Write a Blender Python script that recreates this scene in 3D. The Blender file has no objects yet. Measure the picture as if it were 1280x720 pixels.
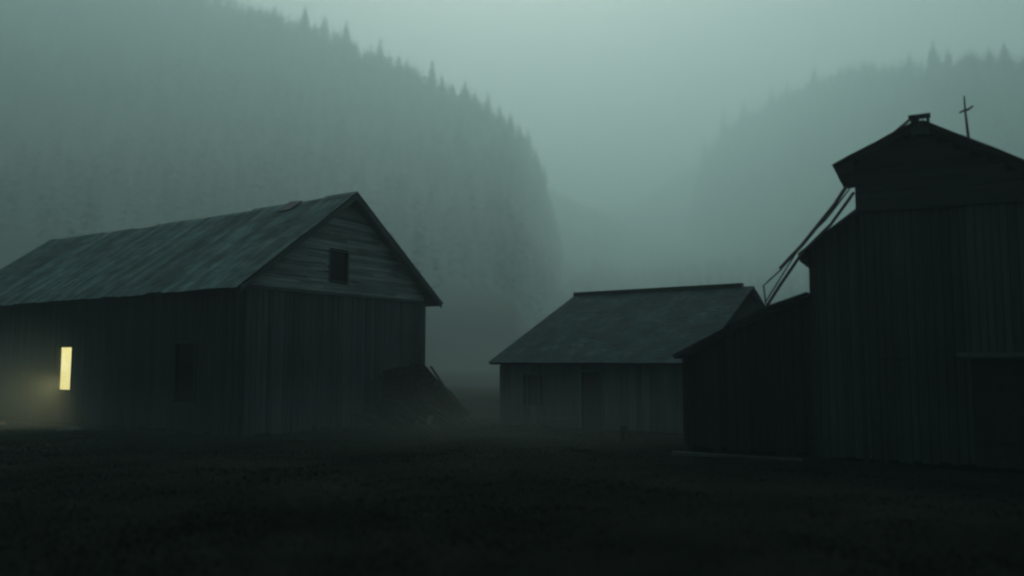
import bpy, bmesh, math, random
import numpy as np
from mathutils import Vector, Matrix
random.seed(7); RNG = np.random.default_rng(11)
sc = bpy.context.scene; COL = sc.collection
R = math.radians

# ------------------------------------------------------------------ helpers
def tag(o, label=None, cat=None, group=None, kind=None):
    if label: o['label'] = label
    if cat: o['category'] = cat
    if group: o['group'] = group
    if kind: o['kind'] = kind
    return o

def empty(name, loc, rz=0.0):
    o = bpy.data.objects.new(name, None); COL.objects.link(o)
    o.location = loc; o.rotation_euler = (0, 0, rz); o.empty_display_size = 0.3
    return o

class MB:
    """collects shapes, builds one mesh object"""
    def __init__(s): s.v = []; s.f = []
    def add(s, vs, fs):
        b = len(s.v); s.v += [tuple(p) for p in vs]; s.f += [tuple(i + b for i in f) for f in fs]
    def box(s, x0, x1, y0, y1, z0, z1):
        s.add([(x0,y0,z0),(x1,y0,z0),(x1,y1,z0),(x0,y1,z0),(x0,y0,z1),(x1,y0,z1),(x1,y1,z1),(x0,y1,z1)],
              [(0,3,2,1),(4,5,6,7),(0,1,5,4),(1,2,6,5),(2,3,7,6),(3,0,4,7)])
    def hexa(s, bot, top):
        s.add(list(bot) + list(top), [(0,3,2,1),(4,5,6,7),(0,1,5,4),(1,2,6,5),(2,3,7,6),(3,0,4,7)])
    def beam(s, a, b, w, h, up=(0,0,1)):
        a = Vector(a); b = Vector(b); d = (b - a).normalized(); up = Vector(up)
        if abs(d.dot(up)) > .98: up = Vector((1,0,0))
        x = d.cross(up).normalized() * w / 2; y = x.cross(d).normalized() * h / 2
        s.hexa([a-x-y, a+x-y, a+x+y, a-x+y], [b-x-y, b+x-y, b+x+y, b-x+y])
    def prism(s, poly, axis, c0, c1):
        """poly: list of 2D points; axis 'x': points are (y,z); axis 'y': points are (x,z)"""
        n = len(poly)
        f = (lambda p, c: (c, p[0], p[1])) if axis == 'x' else (lambda p, c: (p[0], c, p[1]))
        s.add([f(p, c0) for p in poly] + [f(p, c1) for p in poly],
              [tuple(range(n)), tuple(range(2*n-1, n-1, -1))] + [(i, i+n, (i+1) % n + n, (i+1) % n) for i in range(n)])
    def tube(s, pts, r, n=8):
        pts = [Vector(p) for p in pts]; b = len(s.v); m = len(pts)
        rs = r if isinstance(r, (list, tuple)) else [r]*m
        for i, p in enumerate(pts):
            d = (pts[min(i+1, m-1)] - pts[max(i-1, 0)]).normalized()
            u = d.cross(Vector((0,0,1)) if abs(d.z) < .9 else Vector((1,0,0))).normalized(); w = d.cross(u)
            for k in range(n):
                a = 2*math.pi*k/n; s.v.append(tuple(p + (u*math.cos(a) + w*math.sin(a))*rs[i]))
        for i in range(m-1):
            for k in range(n):
                k2 = (k+1) % n; s.f.append((b+i*n+k, b+i*n+k2, b+(i+1)*n+k2, b+(i+1)*n+k))
        s.f.append(tuple(b+k for k in range(n))[::-1]); s.f.append(tuple(b+(m-1)*n+k for k in range(n)))
    def build(s, name, mat, parent=None, smooth=False):
        me = bpy.data.meshes.new(name); me.from_pydata(s.v, [], s.f)
        bm = bmesh.new(); bm.from_mesh(me); bmesh.ops.recalc_face_normals(bm, faces=bm.faces); bm.to_mesh(me); bm.free()
        me.update()
        if smooth:
            for p in me.polygons: p.use_smooth = True
        me.materials.append(mat)
        o = bpy.data.objects.new(name, me); COL.objects.link(o)
        if parent: o.parent = parent
        return o

def np_mesh(name, verts, faces, mat, smooth=False):
    """verts (N,3), faces (M,k) arrays"""
    me = bpy.data.meshes.new(name); faces = np.asarray(faces, np.int32); k = faces.shape[1]
    me.vertices.add(len(verts)); me.vertices.foreach_set('co', np.asarray(verts, np.float32).ravel())
    me.loops.add(faces.size); me.loops.foreach_set('vertex_index', faces.ravel())
    me.polygons.add(len(faces)); me.polygons.foreach_set('loop_start', np.arange(0, faces.size, k, dtype=np.int32))
    me.polygons.foreach_set('loop_total', np.full(len(faces), k, np.int32))
    me.update(calc_edges=True); me.validate()
    if smooth: me.polygons.foreach_set('use_smooth', np.ones(len(me.polygons), bool))
    me.materials.append(mat); return me

# ------------------------------------------------------------------ materials
def node_mat(name):
    m = bpy.data.materials.new(name); m.use_nodes = True; nt = m.node_tree
    return m, nt, nt.nodes, nt.links, nt.nodes['Principled BSDF']

def wood(name, dark, light, axis='z', rough=.88, scale=1.0, board=0.0):
    m, nt, N, L, P = node_mat(name)
    tc = N.new('ShaderNodeTexCoord'); mp = N.new('ShaderNodeMapping'); L.new(tc.outputs['Object'], mp.inputs[0])
    st = {'z': (9, 9, .7), 'x': (.7, 9, 12), 'y': (9, .7, 12)}[axis]
    mp.inputs['Scale'].default_value = tuple(a*scale for a in st)
    n1 = N.new('ShaderNodeTexNoise'); n1.inputs['Scale'].default_value = 1.0; n1.inputs['Detail'].default_value = 7; n1.inputs['Roughness'].default_value = .65
    L.new(mp.outputs[0], n1.inputs['Vector'])
    n2 = N.new('ShaderNodeTexNoise'); n2.inputs['Scale'].default_value = .55; n2.inputs['Detail'].default_value = 4
    L.new(tc.outputs['Object'], n2.inputs['Vector'])
    gi = N.new('ShaderNodeNewGeometry')                       # every board its own tone
    add = N.new('ShaderNodeMath'); add.operation = 'MULTIPLY_ADD'; add.inputs[1].default_value = .55; L.new(n2.outputs[0], add.inputs[0]); L.new(n1.outputs[0], add.inputs[2])
    ad2 = N.new('ShaderNodeMath'); ad2.operation = 'MULTIPLY_ADD'; ad2.inputs[1].default_value = .38; L.new(gi.outputs['Random Per Island'], ad2.inputs[0]); L.new(add.outputs[0], ad2.inputs[2])
    cr = N.new('ShaderNodeValToRGB'); cr.color_ramp.elements[0].position = .55; cr.color_ramp.elements[1].position = 1.25
    cr.color_ramp.elements[0].color = (*dark, 1); cr.color_ramp.elements[1].position = 1.0; cr.color_ramp.elements[1].color = (*light, 1)
    sub = N.new('ShaderNodeMath'); sub.operation = 'MULTIPLY'; sub.inputs[1].default_value = .78; L.new(ad2.outputs[0], sub.inputs[0])
    L.new(sub.outputs[0], cr.inputs[0]); L.new(cr.outputs[0], P.inputs['Base Color'])
    P.inputs['Roughness'].default_value = rough; P.inputs['Specular IOR Level'].default_value = .18
    b = N.new('ShaderNodeBump'); b.inputs['Strength'].default_value = .5; b.inputs['Distance'].default_value = .02
    L.new(n1.outputs[0], b.inputs['Height']); L.new(b.outputs[0], P.inputs['Normal'])
    return m

def roof_mat(name, cols, streak=(3.0, .35, .35), rough=.6, spec=.3, bump=.3, metal=0):
    m, nt, N, L, P = node_mat(name)
    tc = N.new('ShaderNodeTexCoord'); mp = N.new('ShaderNodeMapping'); L.new(tc.outputs['Object'], mp.inputs[0]); mp.inputs['Scale'].default_value = streak
    n1 = N.new('ShaderNodeTexNoise'); n1.inputs['Scale'].default_value = 1.0; n1.inputs['Detail'].default_value = 8; n1.inputs['Roughness'].default_value = .62; L.new(mp.outputs[0], n1.inputs['Vector'])
    n2 = N.new('ShaderNodeTexNoise'); n2.inputs['Scale'].default_value = 1.3; n2.inputs['Detail'].default_value = 8; n2.inputs['Roughness'].default_value = .7; L.new(tc.outputs['Object'], n2.inputs['Vector'])
    gi = N.new('ShaderNodeNewGeometry')
    mx = N.new('ShaderNodeMath'); mx.operation = 'ADD'; L.new(n1.outputs[0], mx.inputs[0]); L.new(n2.outputs[0], mx.inputs[1])
    m2 = N.new('ShaderNodeMath'); m2.operation = 'MULTIPLY_ADD'; m2.inputs[1].default_value = .12; L.new(gi.outputs['Random Per Island'], m2.inputs[0]); L.new(mx.outputs[0], m2.inputs[2])
    m3 = N.new('ShaderNodeMath'); m3.operation = 'MULTIPLY_ADD'; m3.inputs[1].default_value = 1.6; m3.inputs[2].default_value = -1.35; L.new(m2.outputs[0], m3.inputs[0])
    cr = N.new('ShaderNodeValToRGB'); e = cr.color_ramp.elements
    e[0].position = 0.0; e[0].color = (*cols[0], 1); e[1].position = 1.0; e[1].color = (*cols[-1], 1)
    for i, c in enumerate(cols[1:-1]):
        q = e.new((i+1)/(len(cols)-1)); q.color = (*c, 1)
    L.new(m3.outputs[0], cr.inputs[0]); L.new(cr.outputs[0], P.inputs['Base Color'])
    P.inputs['Roughness'].default_value = rough; P.inputs['Specular IOR Level'].default_value = spec; P.inputs['Metallic'].default_value = metal
    b = N.new('ShaderNodeBump'); b.inputs['Strength'].default_value = bump; b.inputs['Distance'].default_value = .03
    L.new(n2.outputs[0], b.inputs['Height']); L.new(b.outputs[0], P.inputs['Normal'])
    return m

def plain(name, col, rough=.9, var=.35, scale=3.0, spec=.15, bump=.3):
    m, nt, N, L, P = node_mat(name)
    tc = N.new('ShaderNodeTexCoord'); n = N.new('ShaderNodeTexNoise'); n.inputs['Scale'].default_value = scale; n.inputs['Detail'].default_value = 6
    L.new(tc.outputs['Object'], n.inputs['Vector'])
    cr = N.new('ShaderNodeValToRGB'); cr.color_ramp.elements[0].position = .3; cr.color_ramp.elements[1].position = .7
    cr.color_ramp.elements[0].color = (*[c*(1-var) for c in col], 1); cr.color_ramp.elements[1].color = (*[c*(1+var) for c in col], 1)
    L.new(n.outputs[0], cr.inputs[0]); L.new(cr.outputs[0], P.inputs['Base Color'])
    P.inputs['Roughness'].default_value = rough; P.inputs['Specular IOR Level'].default_value = spec
    b = N.new('ShaderNodeBump'); b.inputs['Strength'].default_value = bump; b.inputs['Distance'].default_value = .02; L.new(n.outputs[0], b.inputs['Height']); L.new(b.outputs[0], P.inputs['Normal'])
    return m

M = dict(
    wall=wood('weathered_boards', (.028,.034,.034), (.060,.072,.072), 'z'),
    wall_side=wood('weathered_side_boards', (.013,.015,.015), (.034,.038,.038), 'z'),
    clap=wood('grey_clapboard', (.085,.098,.095), (.28,.31,.30), 'y'),
    mid=wood('grey_house_boards', (.026,.032,.033), (.066,.082,.083), 'z'),
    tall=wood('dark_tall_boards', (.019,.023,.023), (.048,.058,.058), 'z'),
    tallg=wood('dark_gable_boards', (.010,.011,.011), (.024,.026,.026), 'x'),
    shed=wood('black_shed_boards', (.008,.008,.008), (.02,.021,.02), 'z'),
    trim=wood('old_trim', (.02,.021,.02), (.07,.073,.07), 'x'),
    tin=roof_mat('rusty_tin', [(.030,.045,.048), (.062,.096,.102), (.118,.182,.195), (.225,.33,.35)], streak=(2.2, .22, .22), rough=.75, spec=.12),
    shingle=roof_mat('mossy_shingles', [(.015,.028,.032), (.030,.054,.062), (.062,.104,.120)], streak=(1.2, .8, .8), rough=.92, spec=.06, bump=.6),
    dkroof=roof_mat('dark_roofing', [(.012,.013,.012), (.03,.032,.03)], rough=.85, spec=.15),
    iron=plain('dark_iron', (.02,.021,.022), .6, .3, 6, .3),
    void=plain('dark_inside', (.006,.006,.006), 1, .2, 3, .05),
    bark=plain('bark', (.03,.024,.018), .95, .4, 8),
    needles=plain('fir_needles', (.019,.027,.02), .95, .25, .2, .1, 0),
    leaf=plain('shrub_leaves', (.012,.018,.013), .9, .4, 5, .1, 0),
    timber=wood('scrap_timber', (.014,.014,.013), (.045,.046,.042), 'x'),
    stone=plain('stone', (.12,.12,.11), .9, .4, 5, .2, .5),
    grass=plain('dark_grass', (.012,.0145,.0115), .95, .5, .9, 0, 0),
)

def ground_mat():
    m, nt, N, L, P = node_mat('damp_soil_and_turf')
    tc = N.new('ShaderNodeTexCoord')
    n1 = N.new('ShaderNodeTexNoise'); n1.inputs['Scale'].default_value = .35; n1.inputs['Detail'].default_value = 8; L.new(tc.outputs['Object'], n1.inputs['Vector'])
    n2 = N.new('ShaderNodeTexNoise'); n2.inputs['Scale'].default_value = 4; n2.inputs['Detail'].default_value = 8; n2.inputs['Roughness'].default_value = .7; L.new(tc.outputs['Object'], n2.inputs['Vector'])
    a = N.new('ShaderNodeMath'); a.operation = 'MULTIPLY_ADD'; a.inputs[1].default_value = .5; L.new(n2.outputs[0], a.inputs[0]); L.new(n1.outputs[0], a.inputs[2])
    cr = N.new('ShaderNodeValToRGB'); e = cr.color_ramp.elements
    e[0].position = .55; e[0].color = (.005,.006,.005, 1); e[1].position = .95; e[1].color = (.016,.019,.016, 1)
    L.new(a.outputs[0], cr.inputs[0]); L.new(cr.outputs[0], P.inputs['Base Color'])
    P.inputs['Roughness'].default_value = .92; P.inputs['Specular IOR Level'].default_value = 0
    b = N.new('ShaderNodeBump'); b.inputs['Strength'].default_value = .8; b.inputs['Distance'].default_value = .08; L.new(n2.outputs[0], b.inputs['Height']); L.new(b.outputs[0], P.inputs['Normal'])
    return m
M['ground'] = ground_mat()
M['hill'] = plain('forest_floor', (.009,.012,.009), .95, .3, .03, .05, 0)

# ------------------------------------------------------------------ terrain
def vnoise(x, y, s, seed=0):
    """smooth value noise, numpy"""
    x = np.asarray(x, float)/s; y = np.asarray(y, float)/s
    xi = np.floor(x).astype(int); yi = np.floor(y).astype(int); xf = x-xi; yf = y-yi
    def h(a, b):
        q = np.sin(a*127.1 + b*311.7 + seed*74.7)*43758.5453; return q-np.floor(q)
    u = xf*xf*(3-2*xf); v = yf*yf*(3-2*yf)
    return (h(xi,yi)*(1-u)+h(xi+1,yi)*u)*(1-v)+(h(xi,yi+1)*(1-u)+h(xi+1,yi+1)*u)*v

def ground_z(x, y):
    x = np.asarray(x, float); y = np.asarray(y, float)
    z = (vnoise(x,y,6,1)-.5)*.16 + (vnoise(x,y,1.7,2)-.5)*.09 + (vnoise(x,y,.55,3)-.5)*.04
    return z - .02

# ground: one polar sheet out past the horizon
def build_ground():
    rr = np.concatenate([np.linspace(0.5, 60, 260), np.geomspace(61, 3200, 60)])
    th = np.linspace(-math.pi, math.pi, 720, endpoint=False)
    RR, TH = np.meshgrid(rr, th, indexing='ij'); X = RR*np.sin(TH); Y = RR*np.cos(TH)
    Z = ground_z(X, Y)*np.clip((120-RR)/60, 0, 1)
    n, m = RR.shape
    i, j = np.meshgrid(np.arange(n-1), np.arange(m), indexing='ij'); j2 = (j+1) % m
    F = np.stack([i*m+j, i*m+j2, (i+1)*m+j2, (i+1)*m+j], -1).reshape(-1, 4)
    me = np_mesh('ground', np.stack([X,Y,Z], -1).reshape(-1, 3), F, M['ground'], True)
    o = bpy.data.objects.new('ground', me); COL.objects.link(o); tag(o, kind='structure')
build_ground()

# hills: height of three masses as a function of bearing (given as tangent t=x/y) and distance
LT = [(-3,.46),(-1.2,.50),(-.62,.49),(-.43,.462),(-.303,.424),(-.234,.400),(-.166,.365),(-.098,.336),(-.039,.310),(.010,.275),(.036,.236),(.054,.180),(.068,.115),(.080,.05),(.090,-.02),(.5,-.1),(3,-.1)]
RT = [(-3,-.1),(.12,-.1),(.185,0),(.205,.10),(.222,.20),(.25,.265),(.29,.30),(.34,.325),(.40,.345),(.45,.355),(.55,.365),(.62,.365),(1.1,.40),(3,.42)]
LTx, LTy = zip(*LT); RTx, RTy = zip(*RT)
def smooth(a): a = np.clip(a, 0, 1); return a*a*(3-2*a)
R0 = 260.0
def hill_z(x, y):
    r = np.hypot(x, y); yy = np.where(np.abs(y) < 1e-6, 1e-6, y)
    t = np.where(y > 0, x/yy, np.sign(x)*3.0); t = np.clip(t, -3, 3)
    tl = np.interp(t, LTx, LTy); tr = np.interp(t, RTx, RTy)
    back = np.clip(-y/np.maximum(r, 1), 0, 1)                 # unseen valley walls added behind the camera to darken the building fronts
    cosb = 1/np.sqrt(1+np.minimum(t*t, 9))
    tl = tl*np.where(t < -.9, cosb*1.15, cosb*1.0); tr = tr*np.where(t > .9, cosb*1.15, cosb)
    def mass(tanh, r0, r1):
        q = np.clip((r-r0)/(r1-r0), 0, 1)
        up = r*tanh*(q**.85)
        over = np.clip((r-r1)/700, 0, 1)
        return np.where(tanh > 0, up*(1-.75*smooth(over)), -30*np.clip(-tanh*20, 0, 1))
    rl = 900 + 150*np.clip(-t*1.5, 0, 1) + 420*np.clip((t-.0)*13, 0, 1); rr = 1850 - 900*np.clip((t-.25)*3.0, 0, 1)
    zl = mass(tl, 170 + 260*np.clip((t-.0)*14, 0, 1), rl); zr = mass(tr, 420 + 750*np.clip((.48-t)*3.8, 0, 1), rr)
    qc = np.clip((r-R0)/2100, 0, 1); zc = r*(.10+.14*vnoise(x,y,620,8)+.35*np.abs(np.clip(t,-.2,.5)-.15))*qc**.85
    z = np.maximum(np.maximum(zl, zr), zc)
    return z + (vnoise(x,y,140,5)-.5)*16*np.clip((r-200)/260, 0, 1) + (vnoise(x,y,45,6)-.5)*7*np.clip((r-200)/260, 0, 1) - 1.5*np.clip((180-r)/20, 0, 1)

def build_hills():
    rr = np.concatenate([np.linspace(155, 1300, 160), np.linspace(1320, 2500, 40)])
    tf = np.tan(0)  # bearings: dense ahead, coarse behind
    a1 = np.linspace(-R(50), R(50), 420); a2 = np.linspace(R(50), 2*math.pi-R(50), 120)[1:-1]
    th = np.concatenate([a1, a2])
    RR, TH = np.meshgrid(rr, th, indexing='ij'); X = RR*np.sin(TH); Y = RR*np.cos(TH)
    Z = hill_z(X, Y); n, m = RR.shape
    i, j = np.meshgrid(np.arange(n-1), np.arange(m), indexing='ij'); j2 = (j+1) % m
    F = np.stack([i*m+j, i*m+j2, (i+1)*m+j2, (i+1)*m+j], -1).reshape(-1, 4)
    me = np_mesh('hills', np.stack([X,Y,Z], -1).reshape(-1, 3), F, M['hill'], True)
    o = bpy.data.objects.new('hills', me); COL.objects.link(o); tag(o, kind='structure')
build_hills()

# ------------------------------------------------------------------ conifers
def conifer_arrays(h, seed, layers=26, per=9, drop=.0):
    """crown of many drooping bough blades round a trunk; returns verts, tris (crown only), height h"""
    rg = np.random.default_rng(seed); V = []; F = []
    base = h*rg.uniform(.06, .16); lean = rg.normal(0, .01, 2)
    for i in range(layers):
        q = (i+rg.uniform(-.3, .3))/layers; q = min(max(q, 0), 1); z = base + (h-base)*q
        rad = h*.225*(1-q)**.8*rg.uniform(.6, 1.3) + h*.008
        for k in range(per):
            if rg.random() < drop: continue
            a = rg.uniform(0, 2*math.pi); L = rad*rg.uniform(.55, 1.15); w = L*rg.uniform(.22, .38) + h*.004
            d = np.array([math.cos(a), math.sin(a), 0]); s = np.array([-math.sin(a), math.cos(a), 0])
            c = np.array([lean[0]*z, lean[1]*z, z]); sag = L*rg.uniform(.15, .55)
            p0 = c + [0,0,L*.12]; p1 = c + d*L*.55 + s*w - [0,0,sag*.5]; p2 = c + d*L*.55 - s*w - [0,0,sag*.6]; p3 = c + d*L - [0,0,sag]
            b = len(V); V += [p0, p1, p2, p3]; F += [(b, b+1, b+2), (b+1, b+3, b+2)]
    b = len(V); t = np.array([lean[0]*h, lean[1]*h, h]); w = h*.006
    V += [t, t+[w,0,-h*.07], t+[-w,w,-h*.07], t+[-w,-w,-h*.07]]; F += [(b,b+1,b+2),(b,b+2,b+3),(b,b+3,b+1)]
    return np.array(V), np.array(F, np.int32), base

# the forest that reads as one mass
def build_forest():
    protos = []
    for k in range(6):
        v, f, _ = conifer_arrays(1.0, 100+k, layers=11, per=4); protos.append((v, f))
    VV = []; FF = []; off = 0
    N = 30000
    t = RNG.uniform(-.95, .95, N*2); r = np.sqrt(RNG.uniform(310**2, 1900**2, N*2)); y = r/np.sqrt(1+t*t); x = t*y
    z = hill_z(x, y)
    keep = (z > 2) & (r > 320 + 130*RNG.random(len(r))) & ((r < 1100) | ((t > .1) & (r < 2000)))
    x, y, z, r = x[keep][:20000], y[keep][:20000], z[keep][:20000], r[keep][:20000]
    hgt = RNG.uniform(14, 30, len(x))
    ang = RNG.uniform(0, 6.28, len(x)); wid = RNG.uniform(.85, 1.3, len(x))
    for k in range(len(x)):
        v, f = protos[k % 6]; c, s = math.cos(ang[k]), math.sin(ang[k]); h = hgt[k]; w = h*wid[k]
        q = np.empty_like(v); q[:,0] = (v[:,0]*c - v[:,1]*s)*w + x[k]; q[:,1] = (v[:,0]*s + v[:,1]*c)*w + y[k]; q[:,2] = v[:,2]*h + z[k] - 1
        VV.append(q); FF.append(f+off); off += len(v)
    me = np_mesh('forest', np.concatenate(VV), np.concatenate(FF), M['needles'])
    o = bpy.data.objects.new('forest', me); COL.objects.link(o)
    tag(o, 'dense dark conifer forest covering both valley sides, fading into fog', 'forest', kind='stuff')
build_forest()

# single firs one can tell apart along the two skylines
TREES = []
for k in range(5):
    v, f, base = conifer_arrays(1.0, 40+k, layers=34, per=10, drop=.12)
    cm = np_mesh('fir_crown', v, f, M['needles'])
    mb = MB(); mb.tube([(0,0,-.06), (0,0,.3), (0,0,.95)], [.014,.010,.002], 7)
    tr = mb.build('trunk', M['bark']); tm = tr.data; bpy.data.objects.remove(tr)
    TREES.append((cm, tm))
def ridge_point(t, lo, hi):
    rs = np.linspace(lo, hi, 90); y = rs/math.sqrt(1+t*t); x = t*y; z = hill_z(x, y); k = int(np.argmax((z-2.4)/y))
    return x[k], y[k], z[k]
def place_fir(t, toptan, lo, hi, label, group, i):
    x, y, z = ridge_point(t, lo, hi)
    h = toptan*y + 2.4 - z; h = min(max(h, 18), 70)
    o = empty('fir_tree', (x, y, z-.5), random.uniform(0, 6.28)); o.scale = (h*random.uniform(.8,1.1),)*2 + (h,)
    cm, tm = TREES[i % 5]
    for nm, me in (('crown', cm), ('trunk', tm)):
        c = bpy.data.objects.new(nm, me); COL.objects.link(c); c.parent = o
    tag(o, label, 'fir tree', group)
GL = 'fir trees along the left ridge skyline'; GR = 'fir trees along the right hill skyline'
LL = 'slim fir tree in the even row of treetops on the foggy left ridge'
left_firs = [(-.30,.452,None),(-.262,.449,'tall fir tree at the upper end of the left ridge, beside the top edge'),(-.248,.425,None),(-.236,.436,'pointed fir tree just above the small dip in the upper left ridge'),(-.222,.418,None),
    (-.209,.426,None),(-.197,.402,None),(-.185,.396,None),(-.166,.407,'tallest broad fir tree on the left ridge, standing clear against the sky'),(-.153,.388,None),(-.143,.380,None),(-.132,.378,None),
    (-.118,.374,None),(-.100,.378,'slender fir tree with a needle-like tip halfway down the left ridge'),(-.088,.362,None),(-.074,.352,None),(-.059,.352,'pointed fir tree above the ridge of the broad lower shoulder of the left hill'),(-.046,.338,None),
    (-.030,.340,None),(-.016,.322,None),(-.002,.312,'last clear treetop before the left ridge drops steeply into the valley'),(.010,.292,None),(.020,.284,None),(.030,.262,None),(.040,.240,None)]
for i, (t, e, lab) in enumerate(left_firs):
    if lab is None: e += random.uniform(-.008, .008)
    place_fir(t, e, 600, 1400, lab or LL, GL, i)
LR = 'faint fir tree almost lost in fog on the skyline of the right hill'
right_firs = [(.24,.285,None),(.265,.312,None),(.29,.328,None),(.325,.345,None),(.345,.352,None),(.38,.372,None),(.41,.366,None),(.44,.378,None),(.468,.376,None),(.50,.388,None),(.53,.405,'tallest fir tree on the right hill skyline, behind the roof antenna'),
    (.548,.392,None),(.575,.386,None),(.60,.396,None),(.62,.402,'fir tree on the right hill skyline at the picture edge')]
for i, (t, e, lab) in enumerate(right_firs):
    place_fir(t, e, 700, 2000, lab or LR, GR, i+2)

# ------------------------------------------------------------------ building helpers
def boards_v(mb, x0, x1, y, ztop, w=.2, th=.025, z0=0.0, gap=.012, out=-1, openings=(), axis='x', rag=.05):
    """vertical boards on a wall line. axis 'x': wall along x at y; 'y': wall along y at x=y. ztop: function"""
    x = x0
    while x < x1-.02:
        ww = min(w*random.uniform(.75, 1.25), x1-x); a, b = x+gap/2, x+ww-gap/2; x += ww
        t0 = th*random.uniform(.6, 1.5); zb = z0+random.uniform(0, rag)
        segs = [(zb, None)]
        for (ox0, ox1, oz0, oz1) in openings:
            if b > ox0 and a < ox1: segs = [(zb, oz0), (oz1, None)]
        for s0, s1 in segs:
            if s1 is not None and s1-s0 < .05: continue
            ta = s1 if s1 is not None else ztop(a); tb = s1 if s1 is not None else ztop(b)
            if min(ta, tb) <= s0+.03: continue
            j = random.uniform(-.004, .004)
            if axis == 'x':
                f = lambda u, d, z: (u, y+out*d, z)
            else:
                f = lambda u, d, z: (y-out*d, u, z)
            mb.hexa([f(a,.002,s0), f(b,.002,s0), f(b,t0,s0), f(a,t0,s0)], [f(a+j,.002,ta), f(b+j,.002,tb), f(b+j,t0,tb), f(a+j,t0,ta)])

def roof_sheets(name, x0, x1, ye, ze, yr, zr, mat, parent, sheet=.85, wave=.018, pitch=.1, th=.02, courses=3, rag=.05, sagf=None):
    """corrugated tin slope along x from eave (ye,ze) to ridge (yr,zr): overlapping sheets, waved"""
    mb = MB(); L = math.hypot(yr-ye, zr-ze); ny, nz = -(zr-ze)/L, (yr-ye)/L
    if nz < 0: ny, nz = -ny, -nz
    x = x0
    while x < x1-.05:
        xe = min(x+sheet, x1)
        for c in range(courses):
            q0 = c/courses - (.015 if c else random.uniform(0, rag)/L); q1 = (c+1)/courses + (.0 if c == courses-1 else .0)
            lift = .012*(courses-c) + random.uniform(0, .012); n = max(4, int((xe-x)/pitch*4)); skew = random.uniform(-.015, .015)
            xs = np.linspace(x-.03, xe+.02, n); b = len(mb.v)
            for i, xx in enumerate(xs):
                o = lift + wave*math.sin(2*math.pi*xx/pitch)
                for q, k in ((q0, 0), (q1, 1)):
                    for t in (0, th*.3):
                        yy = ye+(yr-ye)*q; zz = ze+(zr-ze)*q
                        mb.v.append((xx+skew*k, yy+ny*(o+t), zz+nz*(o+t)+(sagf(xx, .5+.5*q) if sagf else 0)))
            for i in range(n-1):
                p = b+i*4; r = p+4
                mb.f += [(p+1, r+1, r+3, p+3), (p, p+2, r+2, r), (p, r, r+1, p+1), (p+2, p+3, r+3, r+2)]
            mb.f += [(b, b+1, b+3, b+2), (b+(n-1)*4, b+(n-1)*4+2, b+(n-1)*4+3, b+(n-1)*4+1)]
        x = xe
    return mb.build(name, mat, parent)

# ------------------------------------------------------------------ left barn
AZ = -33.7
Cl = Vector((-8.147-.555*.25, 25.694-.832*.25, 0)); barn = empty('tin_roof_barn', Cl, R(AZ))
tag(barn, 'long grey barn on the left with streaked tin roof and lit window', 'barn')
W, LEN, EZ, PZ = 8.6, 20.2, 4.98, 8.20     # gable width, length, wall top, apex
def gz(y): return EZ + (PZ-EZ)*(1-abs(y-W/2)/(W/2))
BZ = 4.66                                     # where the clapboards start
core = MB()   # wall core with real openings on the long wall
def wall_core(mb, x0, x1, y0, y1, z0, z1, openings):
    """box wall along x with rectangular openings"""
    xs = sorted([x0, x1] + [v for o in openings for v in o[:2]])
    for a, b in zip(xs[:-1], xs[1:]):
        op = [o for o in openings if o[0] <= a+1e-6 and o[1] >= b-1e-6]
        if op: mb.box(a, b, y0, y1, z0, op[0][2]); mb.box(a, b, y0, y1, op[0][3], z1)
        else: mb.box(a, b, y0, y1, z0, z1)
LIT = (-10.93, -10.02, 1.28, 2.88); DARKO = (-3.55, -2.5, 1.0, 2.95)
wall_core(core, -LEN, -.16, .0, .16, -.2, EZ, [LIT, DARKO])
core.build('wall_core', M['void'], barn)
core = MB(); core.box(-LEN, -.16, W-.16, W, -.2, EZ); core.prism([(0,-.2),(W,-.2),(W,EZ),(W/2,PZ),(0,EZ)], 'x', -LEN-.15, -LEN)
core.build('rear_wall', M['wall_side'], barn)
# gable wall: lower vertical boards, upper clapboard, small loft window
GW = (3.45, 4.28, 5.17, 6.20)
g = MB()
g.prism([(0,-.2),(W,-.2),(W,EZ),(0,EZ)], 'x', -.16, 0)
g.prism([(0,EZ),(GW[0],EZ),(GW[0],gz(GW[0]))], 'x', -.16, 0); g.prism([(GW[1],EZ),(W,EZ),(W/2,PZ),(GW[1],gz(GW[1]))], 'x', -.16, 0)
g.prism([(GW[0],EZ),(GW[1],EZ),(GW[1],GW[2]),(GW[0],GW[2])], 'x', -.16, 0)
g.prism([(GW[0],GW[3]),(GW[1],GW[3]),(GW[1],gz(GW[1])),(GW[0],gz(GW[0]))], 'x', -.16, 0)
g.build('gable_wall', M['void'], barn)
mb = MB(); boards_v(mb, .0, W, 0, lambda y: BZ+.03, w=.22, axis='y', out=-1, rag=.15, gap=.02); mb.build('gable_boards', M['wall'], barn)
mb = MB(); boards_v(mb, -LEN, -.0, 0, lambda x: EZ-.02, w=.22, out=-1, openings=[LIT, DARKO], rag=.12, gap=.02); mb.build('side_boards', M['wall_side'], barn)
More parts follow.
